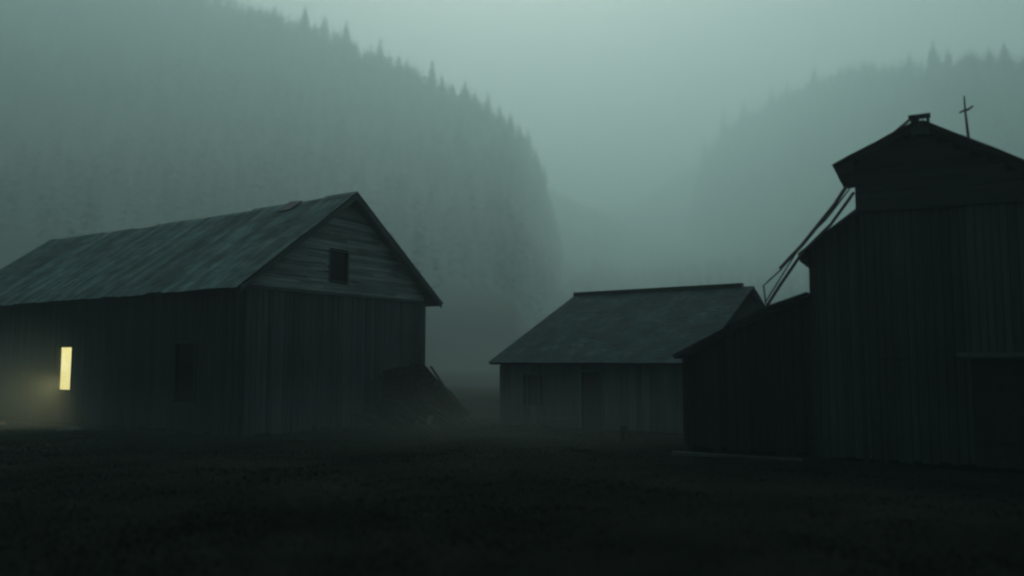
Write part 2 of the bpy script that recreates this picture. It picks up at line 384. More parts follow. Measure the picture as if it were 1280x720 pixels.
# clapboards
mb = MB(); z = BZ+.07; hb = .125
while z < PZ-.12:
    half = min((PZ-z)/(PZ-EZ)*W/2, W/2); ya, yb = W/2-half, W/2+half
    segs = []; y = ya
    while y < yb-.05:
        L = random.uniform(1.8, 3.8); segs.append((y, min(y+L, yb))); y += L
    for a, b in segs:
        parts = [(a, b)]
        if z+hb > GW[2]-.03 and z < GW[3]+.03:
            parts = [(a, min(b, GW[0]-.03)), (max(a, GW[1]+.03), b)]
        for p, q in parts:
            if q-p < .08: continue
            if random.random() < .012: continue                      # a board has fallen
            t = random.uniform(-.035, .035) if random.random() < .45 else 0
            o = random.uniform(.0, .016)
            h2 = min((PZ-(z+hb))/(PZ-EZ)*W/2, W/2)
            pt = max(p, W/2-max(h2, .03)); qt = min(q, W/2+max(h2, .03))
            if qt <= pt: pt, qt = (p+q)/2-.02, (p+q)/2+.02
            mb.hexa([(.004,p,z), (.004,q,z+t), (.04+o,q,z+t), (.04+o,p,z)], [(.004,pt,z+hb), (.004,qt,z+hb+t), (.012+o*.5,qt,z+hb+t), (.012+o*.5,pt,z+hb)])
    z += hb*.97
mb.build('clapboards', M['clap'], barn)
mb = MB(); mb.box(.03,.075,-.05,W+.05,BZ-.02,BZ+.1); mb.box(.03,.06,-.03,.14,.0,BZ-.03); mb.box(.03,.06,W-.14,W+.03,.0,BZ-.03); mb.build('trim_boards', M['wall'], barn)
# loft window
wf = MB(); d = .05
wf.box(.02,.07,GW[0]-d,GW[0],GW[2]-d,GW[3]+d); wf.box(.02,.07,GW[1],GW[1]+d,GW[2]-d,GW[3]+d); wf.box(.022,.08,GW[0],GW[1],GW[3],GW[3]+d); wf.box(.022,.09,GW[0],GW[1],GW[2]-d,GW[2])
win = wf.build('window', M['wall'], barn)
pm = MB(); pm.box(-.12,-.10,GW[0],GW[1],GW[2],GW[3]); pm.build('pane', M['void'], win)
# dark hatch in long wall
df = MB(); x0,x1,z0,z1 = DARKO
df.box(x0-.08,x0,-.06,-.01,z0-.08,z1+.08); df.box(x1,x1+.08,-.06,-.01,z0-.08,z1+.08); df.box(x0,x1,-.065,-.01,z1,z1+.08); df.box(x0,x1,-.075,-.01,z0-.08,z0)
dw = df.build('window', M['wall_side'], barn); pm = MB(); pm.box(x0,x1,.10,.12,z0,z1); pm.build('pane', M['void'], dw)
dw['label'] = 'dark empty window in the long side wall'
# lit window
x0,x1,z0,z1 = LIT
df = MB(); df.box(x0-.07,x0,-.055,-.01,z0-.07,z1+.07); df.box(x1,x1+.07,-.055,-.01,z0-.07,z1+.07); df.box(x0,x1,-.06,-.01,z1,z1+.07); df.box(x0,x1,-.07,-.01,z0-.07,z0)
lw = df.build('window', M['wall_side'], barn); lw['label'] = 'window glowing pale yellow'
def lit_mat():
    m, nt, N, L, P = node_mat('lit_glass')
    tc = N.new('ShaderNodeTexCoord'); n = N.new('ShaderNodeTexNoise'); n.inputs['Scale'].default_value = 1.6; n.inputs['Detail'].default_value = 3; L.new(tc.outputs['Object'], n.inputs['Vector'])
    cr = N.new('ShaderNodeValToRGB'); cr.color_ramp.elements[0].position = .3; cr.color_ramp.elements[1].position = .7
    cr.color_ramp.elements[0].color = (.76,.66,.24,1); cr.color_ramp.elements[1].color = (.86,.80,.38,1)
    L.new(n.outputs[0], cr.inputs[0]); L.new(cr.outputs[0], P.inputs['Emission Color']); P.inputs['Emission Strength'].default_value = .92
    P.inputs['Base Color'].default_value = (.1,.1,.1,1); P.inputs['Roughness'].default_value = .3
    return m
M['lit'] = lit_mat()
pm = MB(); pm.box(x0,x1,.05,.07,z0,z1); pm.build('pane', M['lit'], lw)
# roof: eave overhang .45, rake overhang .42
SL = (PZ-EZ)/(W/2); OH = .55; RB = .14
xf, xn = -LEN-.35, .42
def sag(x, k): return -(.11*math.sin(math.pi*(x-xf)/(xn-xf)) + .025*math.sin(x*1.9))*k if xf < x < xn else 0.0
deck = MB(); DX = np.linspace(xf, xn, 15)
for s in (0, 1):
    f = (lambda y: y) if s == 0 else (lambda y: W-y)
    for xa, xb in zip(DX[:-1], DX[1:]):
        sa, sb = sag(xa+1e-4, 1), sag(xb-1e-4, 1)
        deck.hexa([(xa,f(-OH),EZ-SL*OH+sa*.5),(xb,f(-OH),EZ-SL*OH+sb*.5),(xb,f(W/2),PZ+sb),(xa,f(W/2),PZ+sa)],
                  [(xa,f(-OH),EZ-SL*OH+.10+sa*.5),(xb,f(-OH),EZ-SL*OH+.10+sb*.5),(xb,f(W/2),PZ+.10+sb),(xa,f(W/2),PZ+.10+sa)])
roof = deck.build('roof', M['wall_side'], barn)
roof_sheets('front_tin', xf-.03, xn+.03, -OH-.06, EZ-SL*OH+.085, W/2, PZ+.155, M['tin'], roof, sheet=.9, wave=.016, pitch=.15, courses=2, rag=.14, sagf=sag)
roof_sheets('rear_tin', xf-.03, xn+.03, W+OH+.06, EZ-SL*OH+.085, W/2, PZ+.155, M['tin'], roof, sheet=.9, wave=.014, pitch=.3, courses=3, sagf=sag)
cap = MB(); x = xf-.03
while x < xn:
    xe = min(x+random.uniform(1.8, 2.6), xn+.04); dz = random.uniform(-.012, .012)+sag((x+xe)/2, 1)
    cap.prism([(W/2-.2,PZ+.155-.2*SL+.035+dz),(W/2,PZ+.20+dz),(W/2+.2,PZ+.155-.2*SL+.035+dz),(W/2+.2,PZ+.155-.2*SL+.02+dz),(W/2,PZ+.18+dz),(W/2-.2,PZ+.155-.2*SL+.02+dz)], 'x', x, xe-.01); x = xe
cap.build('ridge_cap', M['tin'], roof)
bb = MB()
for s in (0, 1):
    f = (lambda y: y) if s == 0 else (lambda y: W-y)
    bb.hexa([(xn-.0,f(-OH-.02),EZ-SL*OH-.10),(xn+.025,f(-OH-.02),EZ-SL*OH-.10),(xn+.025,f(W/2),PZ-.08),(xn,f(W/2),PZ-.08)],
            [(xn-.0,f(-OH-.02),EZ-SL*OH+.08),(xn+.025,f(-OH-.02),EZ-SL*OH+.08),(xn+.025,f(W/2),PZ+.12),(xn,f(W/2),PZ+.12)])
bb.build('bargeboard', M['wall'], roof)
# torn patch at ridge
pt = MB(); qy = .80; 
for (xa, xb, q0, q1) in ((-3.15,-2.45,.885,.99),):
    y0_, z0_ = -OH+(W/2+OH)*q0, EZ-SL*OH+(PZ-EZ+SL*OH)*q0; y1_, z1_ = -OH+(W/2+OH)*q1, EZ-SL*OH+(PZ-EZ+SL*OH)*q1
    pt.hexa([(xa,y0_,z0_+.17),(xb,y0_,z0_+.17),(xb+.1,y1_,z1_+.17),(xa+.1,y1_,z1_+.17)], [(xa,y0_,z0_+.19),(xb,y0_,z0_+.20),(xb+.1,y1_,z1_+.21),(xa+.1,y1_,z1_+.24)])
pt.build('roof_patch', M['iron'], roof)

# ------------------------------------------------------------------ middle house
Cm = Vector((-.387, 30.728, 0)); house = empty('low_house', Cm, R(AZ))
tag(house, 'low grey wooden house with mossy shingle roof between the two barns', 'house')
HL, HD, HE = 7.5, 11.4, 2.42; HR = 5.15
hc = MB(); DOOR = (3.42, 4.2, -.2, 1.98); WN = (1.2, 1.6, .75, 1.85)
wall_core(hc, 0, HL, 0, .15, -.2, HE, [WN, DOOR]); hc.box(0,HL,HD-.15,HD,-.2,HE)
HB = HD/2; hs = (HR-HE)/HB
hc.prism([(.15,-.2),(HD-.15,-.2),(HD-.15,HE+.15*hs-.03),(HB,HR-.05),(.15,HE+.15*hs-.03)], 'x', 0, .15)
hc.prism([(.15,-.2),(HD-.15,-.2),(HD-.15,HE+.15*hs-.03),(HB,HR-.05),(.15,HE+.15*hs-.03)], 'x', HL-.15, HL)
hc.build('wall', M['void'], house)
mb = MB(); boards_v(mb, .0, HL, 0, lambda x: HE, w=.26, openings=[WN, DOOR], gap=.014, rag=.05); boards_v(mb, .0, HD, 0, lambda y: HE+hs*min(y, HD-y)-.06, w=.26, axis='y', out=1)
mb.build('wall_boards', M['mid'], house)
tb = MB(); tb.box(-.05,.10,-.06,-.03,0,HE-.22); tb.box(0-.03,HL,-.055,-.028,HE-.2,HE-.02); tb.box(.2,3.2,-.06,-.03,.28,.38)
tb.box(DOOR[0]-.1,DOOR[0],-.06,-.03,.0,2.06); tb.box(DOOR[1],DOOR[1]+.1,-.06,-.03,.0,2.06); tb.box(4.72,4.82,-.07,-.03,.0,HE-.22)
tb.box(DOOR[0],DOOR[1],-.058,-.03,1.98,2.06)
tb.build('trim_boards', M['mid'], house)
dm = MB(); x=DOOR[0]
while x < DOOR[1]-.02:
    dm.box(x+.004, min(x+.158,DOOR[1])-.004, .04+random.uniform(0,.01), .08, .02, 1.96); x += .16
dr = dm.build('door', M['shed'], house); hm = MB(); hm.tube([(4.1,.035,.98),(4.1,-.01,1.0),(4.1,-.01,1.1),(4.1,.035,1.12)], .012); hm.build('handle', M['iron'], dr)
wf = MB(); a,b,c,d_ = WN
wf.box(a-.06,a,-.055,-.03,c-.06,d_+.06); wf.box(b,b+.06,-.055,-.03,c-.06,d_+.06); wf.box(a,b,-.06,-.03,d_,d_+.06); wf.box(a,b,-.08,-.03,c-.06,c); wf.box((a+b)/2-.02,(a+b)/2+.02,.03,.06,c,d_)
wn = wf.build('window', M['mid'], house); pm = MB(); pm.box(a,b,.07,.085,c,d_); pm.build('pane', M['void'], wn)
rl0, rl1 = -.32, 7.75   # eave ends
dk = MB(); OE = .35
for s in (0, 1):
    f = (lambda y: y) if s == 0 else (lambda y: HD-y)
    dk.hexa([(rl0,f(-OE),HE-hs*OE-.02),(rl1,f(-OE),HE-hs*OE-.02),(rl1,f(HB),HR-.02),(rl0+.35,f(HB),HR-.02)],
            [(rl0,f(-OE),HE-hs*OE+.06),(rl1,f(-OE),HE-hs*OE+.06),(rl1,f(HB),HR+.06),(rl0+.35,f(HB),HR+.06)])
hroof = dk.build('roof', M['shed'], house)
def shingles(side):
    mb = MB(); rows = 38; f = (lambda y: y) if side == 0 else (lambda y: HD-y)
    for k in range(rows):
        q0, q1 = k/rows, (k+1.15)/rows; x = rl0-.04 + .35*q0
        while x < rl1+.02:
            w = random.uniform(.12, .26) if side == 0 else .6; xe = min(x+w, rl1+.04)
            if random.random() > .02:
                j = random.uniform(-.05, .05)/rows*6; lf = random.uniform(0, .010); q0j = max(q0+j*.15, -.01)
                ya, yb = -OE-.04+(HB+OE+.04)*q0j, -OE-.04+(HB+OE+.04)*min(q1, 1.0); za = HE-hs*(OE+.04)+.062+ (HR-HE+hs*(OE+.04))*q0j; zb = HE-hs*(OE+.04)+.062+(HR-HE+hs*(OE+.04))*min(q1, 1.0)
                sag = -.05*math.sin(math.pi*min(max((x-rl0)/(rl1-rl0),0),1))
                mb.hexa([(x+.004,f(ya),za+.004+sag*0),(xe-.004,f(ya),za+.004),(xe-.004,f(yb),zb+.002),(x+.004,f(yb),zb+.002)],
                        [(x+.004,f(ya),za+.014+lf),(xe-.004,f(ya),za+.014+lf),(xe-.004,f(yb),zb+.010),(x+.004,f(yb),zb+.010)])
            x = xe
    return mb
shingles(0).build('front_shingles', M['shingle'], hroof); shingles(1).build('rear_shingles', M['shingle'], hroof)
rc = MB(); rc.hexa([(rl0+.28,HB-.16,HR-.01),(7.35,HB-.16,HR-.0),(7.35,HB+.16,HR-.0),(rl0+.28,HB+.16,HR-.01)], [(rl0+.28,HB-.14,HR+.17),(7.35,HB-.14,HR+.20),(7.35,HB+.14,HR+.20),(rl0+.28,HB+.14,HR+.17)])
rc.build('ridge_board', M['shed'], hroof)

# ------------------------------------------------------------------ tall barn
Ct = Vector((4.465, 21.520, 0)); tall = empty('stepped_barn', Ct, R(-27.0))
tag(tall, 'tall dark stepped barn on the right with vertical boards', 'barn')
D = 9.5
def rz(x): return 7.85-.465*(5.78-x) if x < 5.78 else 7.85-.60*(x-5.78)     # nave roof underside
def az_(x): return 5.02+.72*(x-3.15)                                       # aisle roof
def lz(x): return 2.46+.50*(x+.07) if x < 2.2 else 3.595+.32*(x-2.2)      # lean-to roof
NX0, NX1 = 4.34, 8.5
nv = MB(); nv.prism([(NX0,-.2),(NX1,-.2),(NX1,rz(NX1)-.02),(5.78,rz(5.78)-.02),(NX0,rz(NX0)-.02)], 'y', .03, D)
nv.prism([(3.25,-.2),(NX0-.002,-.2),(NX0-.002,az_(NX0)-.03),(3.25,az_(3.25)-.03)], 'y', .032, D-.5)
nv.build('wall', M['void'], tall)
mb = MB(); DT = (6.62, 8.45, -.2, 2.42)
boards_v(mb, 3.25, NX0, .03, lambda x: az_(x)-.03, w=.17, gap=.02, rag=.1); boards_v(mb, NX0, NX1, .03, lambda x: 6.02, w=.17, gap=.02, openings=[DT], rag=.1)
boards_v(mb, .03, D, 3.25, lambda y: az_(3.25)-.03, w=.2, axis='y', out=1); boards_v(mb, .03, D, NX0, lambda y: rz(NX0)-.03, w=.2, axis='y', out=1, z0=az_(NX0)+.05)
mb.build('wall_boards', M['tall'], tall)
# battens give the uneven vertical ribs
mb = MB(); x = 3.32
while x < 8.4:
    if not (DT[0]-.05 < x < DT[1]):
        top = min(6.0, (az_(x)-.1) if x < NX0 else 6.0)
        if random.random() < .8: mb.hexa([(x,-.035,.1),(x+.045,-.035,.1),(x+.045,.004,.1),(x,.004,.1)], [(x+.01,-.035,top),(x+.055,-.035,top),(x+.055,.004,top),(x+.01,.004,top)])
    x += random.choice((.17,.19,.34,.21))
mb.build('battens', M['tall'], tall)
# gable cladding, horizontal, standing proud
mb = MB(); z = 6.04
while z < 7.8:
    h = .2; xa = NX0; xb = NX1
    zt = z+h
    if zt > rz(NX0): xa = 5.78-(7.85-zt)/.465
    if zt > rz(NX1): xb = min(NX1, 5.78+(7.85-zt)/.60)
    if xb-xa > .1: mb.hexa([(max(NX0,xa-.3 if zt>rz(NX0) else xa),-.06,z),(xb,-.06,z),(xb,.02,z),(max(NX0,xa-.3 if zt>rz(NX0) else xa),.02,z)], [(xa,-.035,zt-.01),(xb,-.035,zt-.01),(xb,.02,zt-.01),(xa,.02,zt-.01)])
    z += h
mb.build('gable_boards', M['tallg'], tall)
tb = MB(); tb.box(NX0-.02,NX1,-.10,-.02,5.93,6.04); tb.box(4.7,5.35,-.07,-.037,2.38,2.45); tb.box(NX0-.04,NX0+.08,-.06,-.03,.0,5.9)
tb.box(3.22,3.34,-.06,-.03,.0,az_(3.25)-.15)
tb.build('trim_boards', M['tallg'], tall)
# sliding door and its rail
dm = MB(); x = DT[0]
while x < DT[1]-.02:
    dm.box(x+.004, min(x+.2, DT[1])-.004, -.06-random.uniform(0,.012), -.02, .04, DT[3]-.02); x += .2
dm.box(DT[0]+.1,DT[1]-.05,-.10,-.075,.5,.62); dm.box(DT[0]+.1,DT[1]-.05,-.10,-.075,1.7,1.82)
sd = dm.build('sliding_door', M['shed'], tall)
rm = MB(); rm.box(DT[0]-.25,DT[1],-.17,-.02,DT[3]+.0,DT[3]+.035); rm.hexa([(DT[0]-.3,-.34,DT[3]+.03),(DT[1],-.34,DT[3]+.03),(DT[1],-.02,DT[3]+.12),(DT[0]-.3,-.02,DT[3]+.12)], [(DT[0]-.3,-.34,DT[3]+.06),(DT[1],-.34,DT[3]+.06),(DT[1],-.02,DT[3]+.15),(DT[0]-.3,-.02,DT[3]+.15)])
rm.build('door_hood', M['tall'], tall)
# nave roof
def slab(mb, pts, y0, y1, th, jag=0):
    """roof slab following a polyline (x,z) extruded along depth"""
    for (xa, za), (xb, zb) in zip(pts[:-1], pts[1:]):
        mb.hexa([(xa,y0,za),(xb,y0,zb),(xb,y1,zb),(xa,y1,za)], [(xa,y0,za+th),(xb,y0,zb+th),(xb,y1,zb+th),(xa,y1,za+th)])
rf = MB(); slab(rf, [(3.93, rz(3.93)),(4.7,rz(4.7)-.02),(5.78, rz(5.78))], -.5, 1.6, .07); slab(rf, [(4.26, rz(4.26)),(4.7,rz(4.7)-.02),(5.78, rz(5.78))], 1.602, D+.4, .07); slab(rf, [(5.782, rz(5.78)),(7.0,rz(7.0)),(8.75, rz(8.75))], -.5, D+.4, .07)
nroof = rf.build('roof', M['dkroof'], tall)
# loose roof sheets give an uneven rake and eave
rs = MB()
for (xa, xb, fz) in ((3.88, 5.72, rz), (5.84, 8.8, rz)):
    y = -.56
    while y < D+.4:
        n = 4; ye = y+.75
        if xa < 4.3 and y > 1.2: xa = 4.22
        for k in range(n):
            a = xa+(xb-xa)*k/n; b = xa+(xb-xa)*(k+1)/n; l1 = .075+random.uniform(0,.03); l2 = .075+random.uniform(0,.03)
            rs.hexa([(a,y,fz(a)+l1),(b,y,fz(b)+l1),(b,ye,fz(b)+l1),(a,ye,fz(a)+l1)], [(a,y,fz(a)+l1+.012),(b,y,fz(b)+l2+.012),(b,ye,fz(b)+l2+.012),(a,ye,fz(a)+l1+.012)])
        y = ye
rs.build('roof_sheets', M['dkroof'], nroof)
# boxed eave under the left rake
so = MB(); so.prism([(3.94,rz(3.94)-.005),(3.95,rz(3.94)-.09),(4.08,rz(3.94)-.13),(NX0,rz(3.94)-.10),(NX0,rz(NX0)-.005)], 'y', -.44, 1.58)
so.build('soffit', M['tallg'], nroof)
# ridge vent: flat cap on four short posts
vt = MB(); vt.box(5.56,6.02,-.52,-.28,7.99,8.05)
for (px, py) in ((5.60,-.48),(5.60,-.34),(5.93,-.48),(5.93,-.34)): vt.box(px,px+.07,py,py+.06,7.6,7.99)
vt.box(5.67,5.78,-.47,-.44,7.6,7.99); vt.box(5.78,5.93,-.47,-.44,7.6,7.84)
vt.build('ridge_vent', M['iron'], tall)
# aisle roof
ar = MB(); slab(ar, [(3.02, az_(3.02)-.02),(3.4,az_(3.4)-.0),(NX0-.005, az_(NX0))], -.4, D-.4, .09)
aroof = ar.build('aisle_roof', M['dkroof'], tall)
ae = MB(); ae.prism([(3.02,az_(3.02)-.02),(3.06,az_(3.02)-.14),(3.25,az_(3.02)-.22),(3.25,az_(3.25)-.02)], 'y', -.38, D-.5); ae.build('eave_board', M['tallg'], aroof)
# lean-to
ln = MB(); ln.box(0,.12,.3,5.0,-.2,lz(0)-.02); ln.box(.122,3.24,4.9,5.0,-.2,lz(.1)-.02); ln.prism([(0,-.2),(3.245,-.2),(3.245,lz(3.2)-.03),(2.2,lz(2.2)-.03),(0,lz(0)-.03)], 'y', .28, .36)
ln.build('shed_wall', M['void'], tall)
mb = MB(); boards_v(mb, .0, 3.24, .28, lambda x: lz(x)-.04, w=.2, gap=.02, rag=.2); boards_v(mb, .3, 5.0, 0, lambda y: lz(0)-.03, w=.22, axis='y', out=1); mb.build('shed_boards', M['shed'], tall)
pb = MB(); pb.box(.0,.14,-.02,.12,0,lz(.05)-.03); pb.box(1.5,1.62,.0,.12,0,lz(1.55)-.03); pb.build('shed_post', M['shed'], tall)
lr = MB(); slab(lr, [(-.12,lz(-.12)),(1.1,lz(1.1)+.03),(2.2,lz(2.2))], -.4, 5.3, .08); slab(lr, [(2.202,lz(2.2)),(3.245,lz(3.25))], -.4, 5.3, .08)
lroof = lr.build('shed_roof', M['dkroof'], tall)
rs = MB(); y = -.45
while y < 5.2:
    for (a, b) in ((-.16,1.1),(1.08,2.2),(2.2,3.2)):
        l1 = .09+random.uniform(0,.03); rs.hexa([(a,y,lz(a)+l1),(b,y,lz(b)+l1),(b,y+.8,lz(b)+l1),(a,y+.8,lz(a)+l1)], [(a,y,lz(a)+l1+.012),(b,y,lz(b)+l1+.02),(b,y+.8,lz(b)+l1+.02),(a,y+.8,lz(a)+l1+.012)])
    y += .8
rs.build('roof_sheets', M['dkroof'], lroof)

# ------------------------------------------------------------------ things on the tall barn
def at_tall(x, y, z): return Ct + Matrix.Rotation(R(-27.0), 3, 'Z') @ Vector((x, y, z))
an = empty('roof_antenna', at_tall(6.75, -.35, rz(6.75)+.08), R(-27)); tag(an, 'thin roof antenna with a short crossbar on the tall barn', 'antenna')
mb = MB(); mb.tube([(.02,0,-.05),(.0,0,.3),(-.025,0,.7)], [.032,.028,.022], 8); mb.tube([(-.025,0,.7),(-.03,0,1.04)], [.02,.014], 8); mb.build('mast', M['iron'], an)
mb = MB(); mb.tube([(-.14,.0,.66),(-.05,-.01,.70),(.03,-.01,.71),(.14,-.02,.78)], [.02,.024,.03,.016], 8); mb.build('crossbar', M['iron'], an)
def pipe(pts, r, label):
    o = empty('roof_pipe', at_tall(*pts[0]), 0); mb = MB(); w = [at_tall(*p)-at_tall(*pts[0]) for p in pts]
    # resample finely, small wobble
    q = []
    for a, b in zip(w[:-1], w[1:]):
        for k in range(6): q.append(a.lerp(b, k/6) + Vector((random.uniform(-.008,.008),)*3))
    q.append(w[-1]); mb.tube(q, r, 7); t = mb.build('roof_pipe', M['iron']); bpy.data.objects.remove(o)
    t.location = at_tall(*pts[0]); return tag(t, label, 'pipe')
pd = -.62
pipe([(5.60,-.45,7.97),(5.30,-.47,7.73),(5.01,-.48,7.50)], .034, 'short pipe slanting from the ridge vent down onto the roof slope')
pipe([(4.16,-.40,6.52),(3.9,-.44,6.12),(3.16,pd,5.17),(2.62,pd,4.61)], .045, 'longer and thicker of the two pipes under the roof eave, passing the aisle eave')
pipe([(4.30,-.10,6.42),(3.79,-.45,5.63),(3.17,pd,5.0),(2.61,pd,4.2),(2.28,pd,3.70)], .038, 'thinner pipe next to the barn wall, reaching lowest, down to the shed roof')
pipe([(4.24,-.3,6.50),(3.72,-.5,5.78),(3.18,-.60,5.24),(2.70,-.56,4.52),(2.24,-.5,3.82)], .018, 'thin slack cable running between the two pipes under the eave')
pipe([(2.66,pd,4.60),(2.23,pd,4.22),(2.26,pd,3.76)], .02, 'thin bent wire hanging from the lower end of the pipes')

# ------------------------------------------------------------------ scrap and shrubs at the barn corner
def at_barn(x, y, z): return Cl + Matrix.Rotation(R(AZ), 3, 'Z') @ Vector((x, y, z))
pile = empty('timber_pile', at_barn(1.4, 6.7, 0), R(AZ)); tag(pile, 'heap of old boards and poles leaning on the gable corner', 'timber pile')
mb = MB()
for k in range(46):
    y = random.uniform(-2.2, 2.0); x0 = random.uniform(.0, 1.2); x1 = random.uniform(-1.32, -1.1)
    top = 1.9-.42*abs(y-1.2)+random.uniform(-.5, .1); dy = random.uniform(-.35, .7)
    mb.beam((x0, y, .02), (x1, y+dy, max(top,.5)), random.uniform(.09,.2), .03, up=(0,1,0))
for k in range(30):
    a = random.uniform(0, 3.14); c = Vector((random.uniform(-.6,1.3), random.uniform(-2.2,2.2), random.uniform(.05,.5))); d = Vector((math.cos(a)*.7, math.sin(a)*.7, random.uniform(-.06,.12)))
    mb.beam(c-d, c+d, random.uniform(.08,.18), .035)
mb.build('boards', M['timber'], pile)
mb = MB()
for k in range(7):
    y = random.uniform(-1.5, 2.2); mb.tube([(random.uniform(.8,1.9), y, 0), (-1.05, y+random.uniform(-.5,.5), random.uniform(1.4,2.2))], .045, 7)
mb.build('poles', M['timber'], pile)

def heap_top(x):      # the growth leans off the barn corner and falls away evenly to the outside
    return np.where(x > -3.55, 2.25-1.05*(x+3.55), 2.25-.22*(-3.55-x))
def shrub(name, loc, rx, ry, rz_, n, label, group=None, seed=0, twigs=24):
    rg = np.random.default_rng(seed); o = empty(name, loc, 0); tag(o, label, 'shrub', group)
    V = []; F = []; cl = []
    mb = MB()
    for k in range(twigs):
        a = rg.uniform(0, 6.28); e = rg.uniform(.25, 1.5); q = rg.uniform(.75, 1.05)
        tip = Vector((math.cos(a)*math.cos(e)*rx*q, math.sin(a)*math.cos(e)*ry*q, math.sin(e)*rz_*q)); tip.z = max(.05, min(tip.z, float(heap_top(loc[0]+tip.x))-.05)); mid = tip*.5 + Vector((0,0,.12*rz_))
        mb.tube([(0,0,-.05), mid, tip], [.025,.014,.004], 5); cl += [tip, mid.lerp(tip,.5), mid]
    mb.build('stem', M['bark'], o)
    cl = np.array([tuple(c) for c in cl]); idx = rg.integers(0, len(cl), n); c = cl[idx] + rg.normal(0, .10, (n,3))*[rx,ry,rz_*.8]; c[:,2] = np.maximum(np.minimum(c[:,2], heap_top(loc[0]+c[:,0])-np.abs(rg.normal(0,.07,n))), .02)
    s = rg.uniform(.03, .07, n)[:,None]; d1 = rg.normal(size=(n,3)); d1 /= np.linalg.norm(d1,axis=1)[:,None]; d2 = np.cross(d1, rg.normal(size=(n,3))); d2 /= np.linalg.norm(d2,axis=1)[:,None]
    V = np.stack([c-d1*s, c+d2*s*.5, c+d1*s, c-d2*s*.5], 1).reshape(-1,3); F = np.arange(4*n).reshape(n,4)
    me = np_mesh('foliage', V, F, M['leaf']); f = bpy.data.objects.new('foliage', me); COL.objects.link(f); f.parent = o
shrub('shrub', at_barn(.8, 8.0, 0), 1.5, 1.6, 3.0, 34000, 'tallest dark shrub, reaching up the far corner of the barn gable', seed=3, twigs=60)
shrub('shrub', at_barn(.8, 9.0, 0), 1.0, 1.0, 1.7, 14000, 'dark shrub at the outer foot of the timber heap, sloping to the ground', seed=5, twigs=40)
shrub('shrub', at_barn(1.1, 6.0, 0), 1.0, 1.7, 2.0, 18000, 'ragged shrub in front of the gable boards beside the timber heap', seed=8, twigs=40)

# stones, a stump, sill timber
def stone(loc, s, label, seed):
    rg = random.Random(seed); bm = bmesh.new(); bmesh.ops.create_icosphere(bm, subdivisions=2, radius=1)
    for v in bm.verts:
        n = 1+.28*math.sin(v.co.x*3+seed)*math.cos(v.co.y*2.3+seed*2)+rg.uniform(-.07,.07); v.co = Vector((v.co.x*s[0]*n, v.co.y*s[1]*n, v.co.z*s[2]*n))
    me = bpy.data.meshes.new('stone'); bm.to_mesh(me); bm.free(); me.materials.append(M['stone'])
    for p in me.polygons: p.use_smooth = True
    o = bpy.data.objects.new('stone', me); COL.objects.link(o); o.location = loc; o.rotation_euler = (0,0,rg.uniform(0,3)); tag(o, label, 'stone')
stone(at_barn(-11.6,-1.9,.05), (.34,.22,.13), 'pale flat stone on the ground below the lit window', 1)
stone(at_barn(-10.9,-2.4,.03), (.20,.15,.09), 'small pale stone beside the flat stone under the lit window', 4)
stone(at_barn(-7.1,-1.6,.04), (.42,.18,.08), 'long flat stone before the side wall, between lit and dark windows', 2)
sm = MB(); sm.tube([(0,0,-.1),(0,0,.2),(.02,.01,.42)], [.17,.13,.12], 12); st = sm.build('stump', M['bark']); st.location = (3.35, 24.9, 0); tag(st, 'short dark tree stump in front of the low house', 'stump')
bmx = MB(); bmx.beam((-.1,-.7,.09),(3.0,-.62,.06),.16,.12); bs = bmx.build('sill_timber', M['tall']); bs.location = Ct - Vector((0,0,.05)); bs.rotation_euler = (0,0,R(-27)); tag(bs, 'squared timber lying along the foot of the black shed', 'timber')

# ------------------------------------------------------------------ grass
def build_grass():
    n = 240000
    t = RNG.uniform(-.78, .78, n); y = 5 + 31*RNG.random(n)**1.25; x = t*y
    dens = vnoise(x,y,2.2,9)*.6+vnoise(x,y,.7,10)*.5; keep = RNG.random(n) < np.clip(.25+(dens-.2)*1.2, .2, 1); x, y = x[keep], y[keep]; dens = dens[keep]
    def local(C, az): 
        a = -R(az); dx, dy = x-C.x, y-C.y; return dx*math.cos(a)-dy*math.sin(a), dx*math.sin(a)+dy*math.cos(a)
    lx, ly = local(Cl, AZ); out = ~((lx > -21) & (lx < .1) & (ly > -.1)); lx, ly = local(Ct, -27.0); out &= ~((lx > -.1) & (ly > -.05)); lx, ly = local(Cm, AZ); out &= ~((lx > -.1) & (ly > -.1))
    x, y, dens = x[out], y[out], dens[out]; n = len(x); z = ground_z(x, y)-.01
    h = RNG.uniform(.02, .055, n)*(0.6+.9*(dens-.2)); a = RNG.uniform(0, 6.28, n); w = RNG.uniform(.006, .014, n)*(1+y/25)
    lean = RNG.normal(0, .5, (n,2))*h[:,None]
    b0 = np.stack([x-np.cos(a)*w, y-np.sin(a)*w, z], -1); b1 = np.stack([x+np.cos(a)*w, y+np.sin(a)*w, z], -1)
    m0 = np.stack([x+lean[:,0]*.4-np.cos(a)*w*.7, y+lean[:,1]*.4-np.sin(a)*w*.7, z+h*.6], -1); m1 = np.stack([x+lean[:,0]*.4+np.cos(a)*w*.7, y+lean[:,1]*.4+np.sin(a)*w*.7, z+h*.6], -1)
    tp = np.stack([x+lean[:,0], y+lean[:,1], z+h], -1)
    V = np.stack([b0,b1,m1,m0,tp], 1).reshape(-1,3); i = np.arange(n)[:,None]*5
    F = np.concatenate([i+[[0,1,2]], i+[[0,2,3]], i+[[3,2,4]]])
    me = np_mesh('grass', V, F, M['grass']); o = bpy.data.objects.new('grass', me); COL.objects.link(o)
    tag(o, 'short dark rough grass over the farmyard ground', 'grass', kind='stuff')
build_grass()

